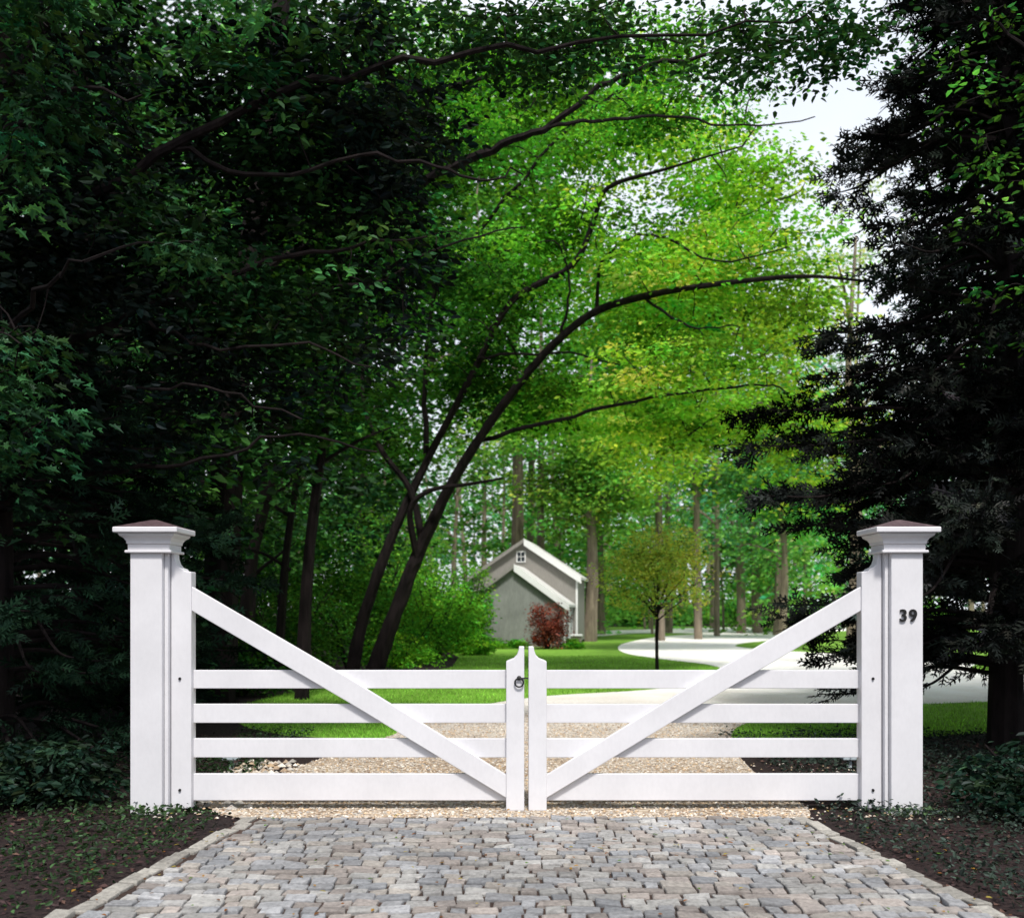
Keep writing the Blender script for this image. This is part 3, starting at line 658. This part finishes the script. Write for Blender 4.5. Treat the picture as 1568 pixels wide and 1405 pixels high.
def right_back(b):
    sk=[]
    for x,y in [(11.5,19),(14,24),(9.9,17)]:
        limb(b,sk,[(x,y,-.1),(x,y,5),(x+.3,y,14)],.2,.05,7,1)
    c=in_blobs([(10,19,7,2.1,2,4),(12.8,24,9,2.6,2,5),(9,17,9.6,1.5,1.6,2.6),(10.6,20,12.6,2.2,2,2.4),(13.4,24,5,3,2,3),(7.4,15,9.0,.9,1,1.1)],1000,-.1,1.2,7.)
    clusters(b,KITE,c,(.6,.6,.2),30,.15,(.05,.17,.025),.7,.3,.4,.2)
    fr=in_blobs([(4.9,9.3,6.3,.9,.5,.9),(4.6,9.2,4.9,.5,.4,1.2),(5.2,9.0,5.3,.5,.4,.9)],75)
    clusters(b,OVAL,fr,(.2,.2,.06),14,.08,(.045,.15,.028),.6,.3,.4,.2)
    twigs(b,sk,c[::5],.02,.006,1,3.)
    s2=[]; limb(b,s2,[(6.6,10.5,-.05),(6.3,10,3),(5.6,9.5,5),(5.0,9.2,6.3),(4.5,9.2,6.9)],.09,.012,6,1,.02); twigs(b,s2,fr,.012,.004,1,2.5)
tree('maple_tree',[M_LEAF,M_BARKD],right_back)

def rhodo(b,x,y,r,h): shrub(b,x,y,r,h,(.012,.028,.015),170,.07,OVAL,.45,22,None)
tree('azalea_shrub',[M_DARK,M_BARKD],lambda b: rhodo(b,-3.65,7.6,.6,.52))
tree('azalea_shrub',[M_DARK,M_BARKD],lambda b: rhodo(b,3.85,7.1,.62,.58))

# ground cover
gc=Buf()
n=85000
P=np.column_stack([R.uniform(-6,6.5,n), 3.2+R.uniform(0,1,n)*8.5, np.zeros(n)])
ed=np.where(P[:,0]<0, xl(P[:,1])-P[:,0], P[:,0]-xr(P[:,1]))
keep=(ed>.05)&((P[:,1]<7.05)|((P[:,0]<-2.3)|(P[:,0]>2.4)))
pt=pn(P,2.2,1.)+.35*pn(P,7,3.)
dens=pt+np.where(P[:,0]>0,.6,-.05)
keep&=(dens>R.uniform(-.2,.55,n)); P=P[keep]; pt=pt[keep]; n=len(P)
P[:,2]=R.uniform(.01,.05,n)+np.clip(pt+.5,0,1)*R.uniform(0,.09,n)
C=np.where(P[:,:1]>0,np.array([[.028,.042,.032]]),np.array([[.022,.046,.017]]))*np.exp(R.normal(size=(n,1))*.55)
place(gc,OVAL,P,np.column_stack([R.normal(size=(n,2)),R.normal(size=n)*.4]),np.tile([0,0,1.],(n,1))+R.normal(size=(n,3))*.5,R.uniform(.022,.05,n),C)
for x in (-2.62,2.84):
    n=90; P=np.column_stack([R.normal(x,.14,n),R.uniform(7.08,7.2,n),R.uniform(.01,.07,n)])
    place(gc,OVAL,P,R.normal(size=(n,3)),np.tile([0,-.3,1.],(n,1))+R.normal(size=(n,3))*.4,R.uniform(.03,.05,n),np.array([[.08,.14,.06]])*R.uniform(.6,1.5,(n,1)))
gc.obj('ivy_ground_cover',[M_DARK])
mc=Buf(); n=16000
P=np.column_stack([R.uniform(-5.5,6,n),3.2+R.uniform(0,1,n)*8.5,R.uniform(.005,.02,n)])
ed=np.where(P[:,0]<0, xl(P[:,1])-P[:,0], P[:,0]-xr(P[:,1])); P=P[(ed>-.03)&((P[:,1]<7.05)|(P[:,0]<-2.3)|(P[:,0]>2.4))]; n=len(P)
mp=np.array([[.045,.021,.022],[.02,.012,.013],[.075,.036,.032],[.055,.031,.031],[.11,.06,.045]])
place(mc,KITE,P,np.column_stack([R.normal(size=(n,2)),R.normal(size=n)*.2]),np.tile([0,0,1.],(n,1))+R.normal(size=(n,3))*.35,R.uniform(.02,.06,n),mp[R.integers(0,5,n)]*R.uniform(.6,1.3,(n,1)))
mc.obj('bark_mulch',[M_PEBBLE])
fl=Buf(); n=750
P=np.column_stack([R.uniform(-2.6,2.8,n),R.uniform(3.5,9,n),np.full(n,.044)])
e1=np.minimum(np.abs(P[:,0]-xl(P[:,1])),np.abs(P[:,0]-xr(P[:,1]))); P=P[(R.uniform(size=len(P))<.4)|(e1<.4)]; n=len(P)
fp=np.array([[.45,.25,.05],[.3,.12,.04],[.4,.33,.08],[.2,.1,.05],[.12,.25,.04]])
place(fl,OVAL,P,np.column_stack([R.normal(size=(n,2)),np.zeros(n)]),np.tile([0,0,1.],(n,1))+R.normal(size=(n,3))*.2,R.uniform(.02,.04,n),fp[R.integers(0,5,n)]*.8)
fl.obj('fallen_leaves',[M_GRASS])

gb=Buf(); n=130000
u=R.uniform(0,1,n); y=11+u**1.4*20; P=np.column_stack([R.uniform(-.3,.62,n)*y,y,np.full(n,.004)])
P=P[inside(P,lawn_poly)&~inside(P,gravel_poly)]; n=len(P)
BL=T([[-0,-.12,0],[0,.12,0],[1,0,.1]],[[0,1,2]])
gcol=np.array([[.20,.42,.06]])*np.exp(R.normal(size=(n,1))*.3+.35*pn(P,.9,1.)[:,None]+.2*pn(P,3.1,2.)[:,None])
place(gb,BL,P,np.column_stack([R.normal(size=(n,2))*.35,np.ones(n)]),R.normal(size=(n,3))+[0,0,.01],R.uniform(.03,.055,n),gcol)
gb.obj('lawn_grass',[M_GRASS])

# ------------------------------------------------------------------ light
w=bpy.data.worlds.new('World'); scene.world=w; w.use_nodes=True
nt=w.node_tree; bg=nt.nodes['Background']
sky=nt.nodes.new('ShaderNodeTexSky'); sky.sky_type='NISHITA'; sky.sun_disc=False
EL,AZ=57,171
sky.sun_elevation=math.radians(EL); sky.sun_rotation=math.radians(AZ)
sky.air_density=1.0; sky.dust_density=3.0; sky.ozone_density=1.0
# thin bright cloud veil over the Nishita sky, thickest over the far side
tc=N(nt,'ShaderNodeTexCoord'); nz=N(nt,'ShaderNodeTexNoise'); nz.inputs['Scale'].default_value=3.0; nz.inputs['Detail'].default_value=6
nt.links.new(tc.outputs['Generated'],nz.inputs[0])
sx=N(nt,'ShaderNodeSeparateXYZ'); nt.links.new(tc.outputs['Generated'],sx.inputs[0])
mr=N(nt,'ShaderNodeMapRange'); mr.inputs[1].default_value=-.6; mr.inputs[2].default_value=.6; mr.inputs[3].default_value=.15; mr.inputs[4].default_value=.85
nt.links.new(sx.outputs[1],mr.inputs[0])
ad=N(nt,'ShaderNodeMath',operation='MULTIPLY_ADD'); nt.links.new(nz.outputs[0],ad.inputs[0]); ad.inputs[1].default_value=.7; ad.inputs[2].default_value=-.35
a2=N(nt,'ShaderNodeMath',operation='ADD',use_clamp=True); nt.links.new(ad.outputs[0],a2.inputs[0]); nt.links.new(mr.outputs[0],a2.inputs[1])
nt.links.new(mixc(nt,sky.outputs[0],(7.4,7.8,8.4),a2.outputs[0]),bg.inputs[0]); bg.inputs[1].default_value=.15
sd=Vector((math.sin(math.radians(AZ))*math.cos(math.radians(EL)),math.cos(math.radians(AZ))*math.cos(math.radians(EL)),math.sin(math.radians(EL))))
l=bpy.data.lights.new('sun','SUN'); l.energy=4.0; l.angle=math.radians(8); l.color=(1,.97,.92)
o=bpy.data.objects.new('sun',l); COL.objects.link(o); o.rotation_euler=sd.to_track_quat('Z','Y').to_euler()

# ------------------------------------------------------------------ camera
cam=bpy.data.cameras.new('camera'); cam.lens=35; cam.sensor_width=36; cam.shift_y=.145; cam.clip_end=3000
cam.dof.use_dof=True; cam.dof.focus_distance=7.0; cam.dof.aperture_fstop=2.2
co=bpy.data.objects.new('camera',cam); COL.objects.link(co); co.location=(0,0,1.5); co.rotation_euler=(math.pi/2,0,0)
scene.camera=co
scene.view_settings.view_transform='Standard'; scene.view_settings.look='None'; scene.view_settings.exposure=0
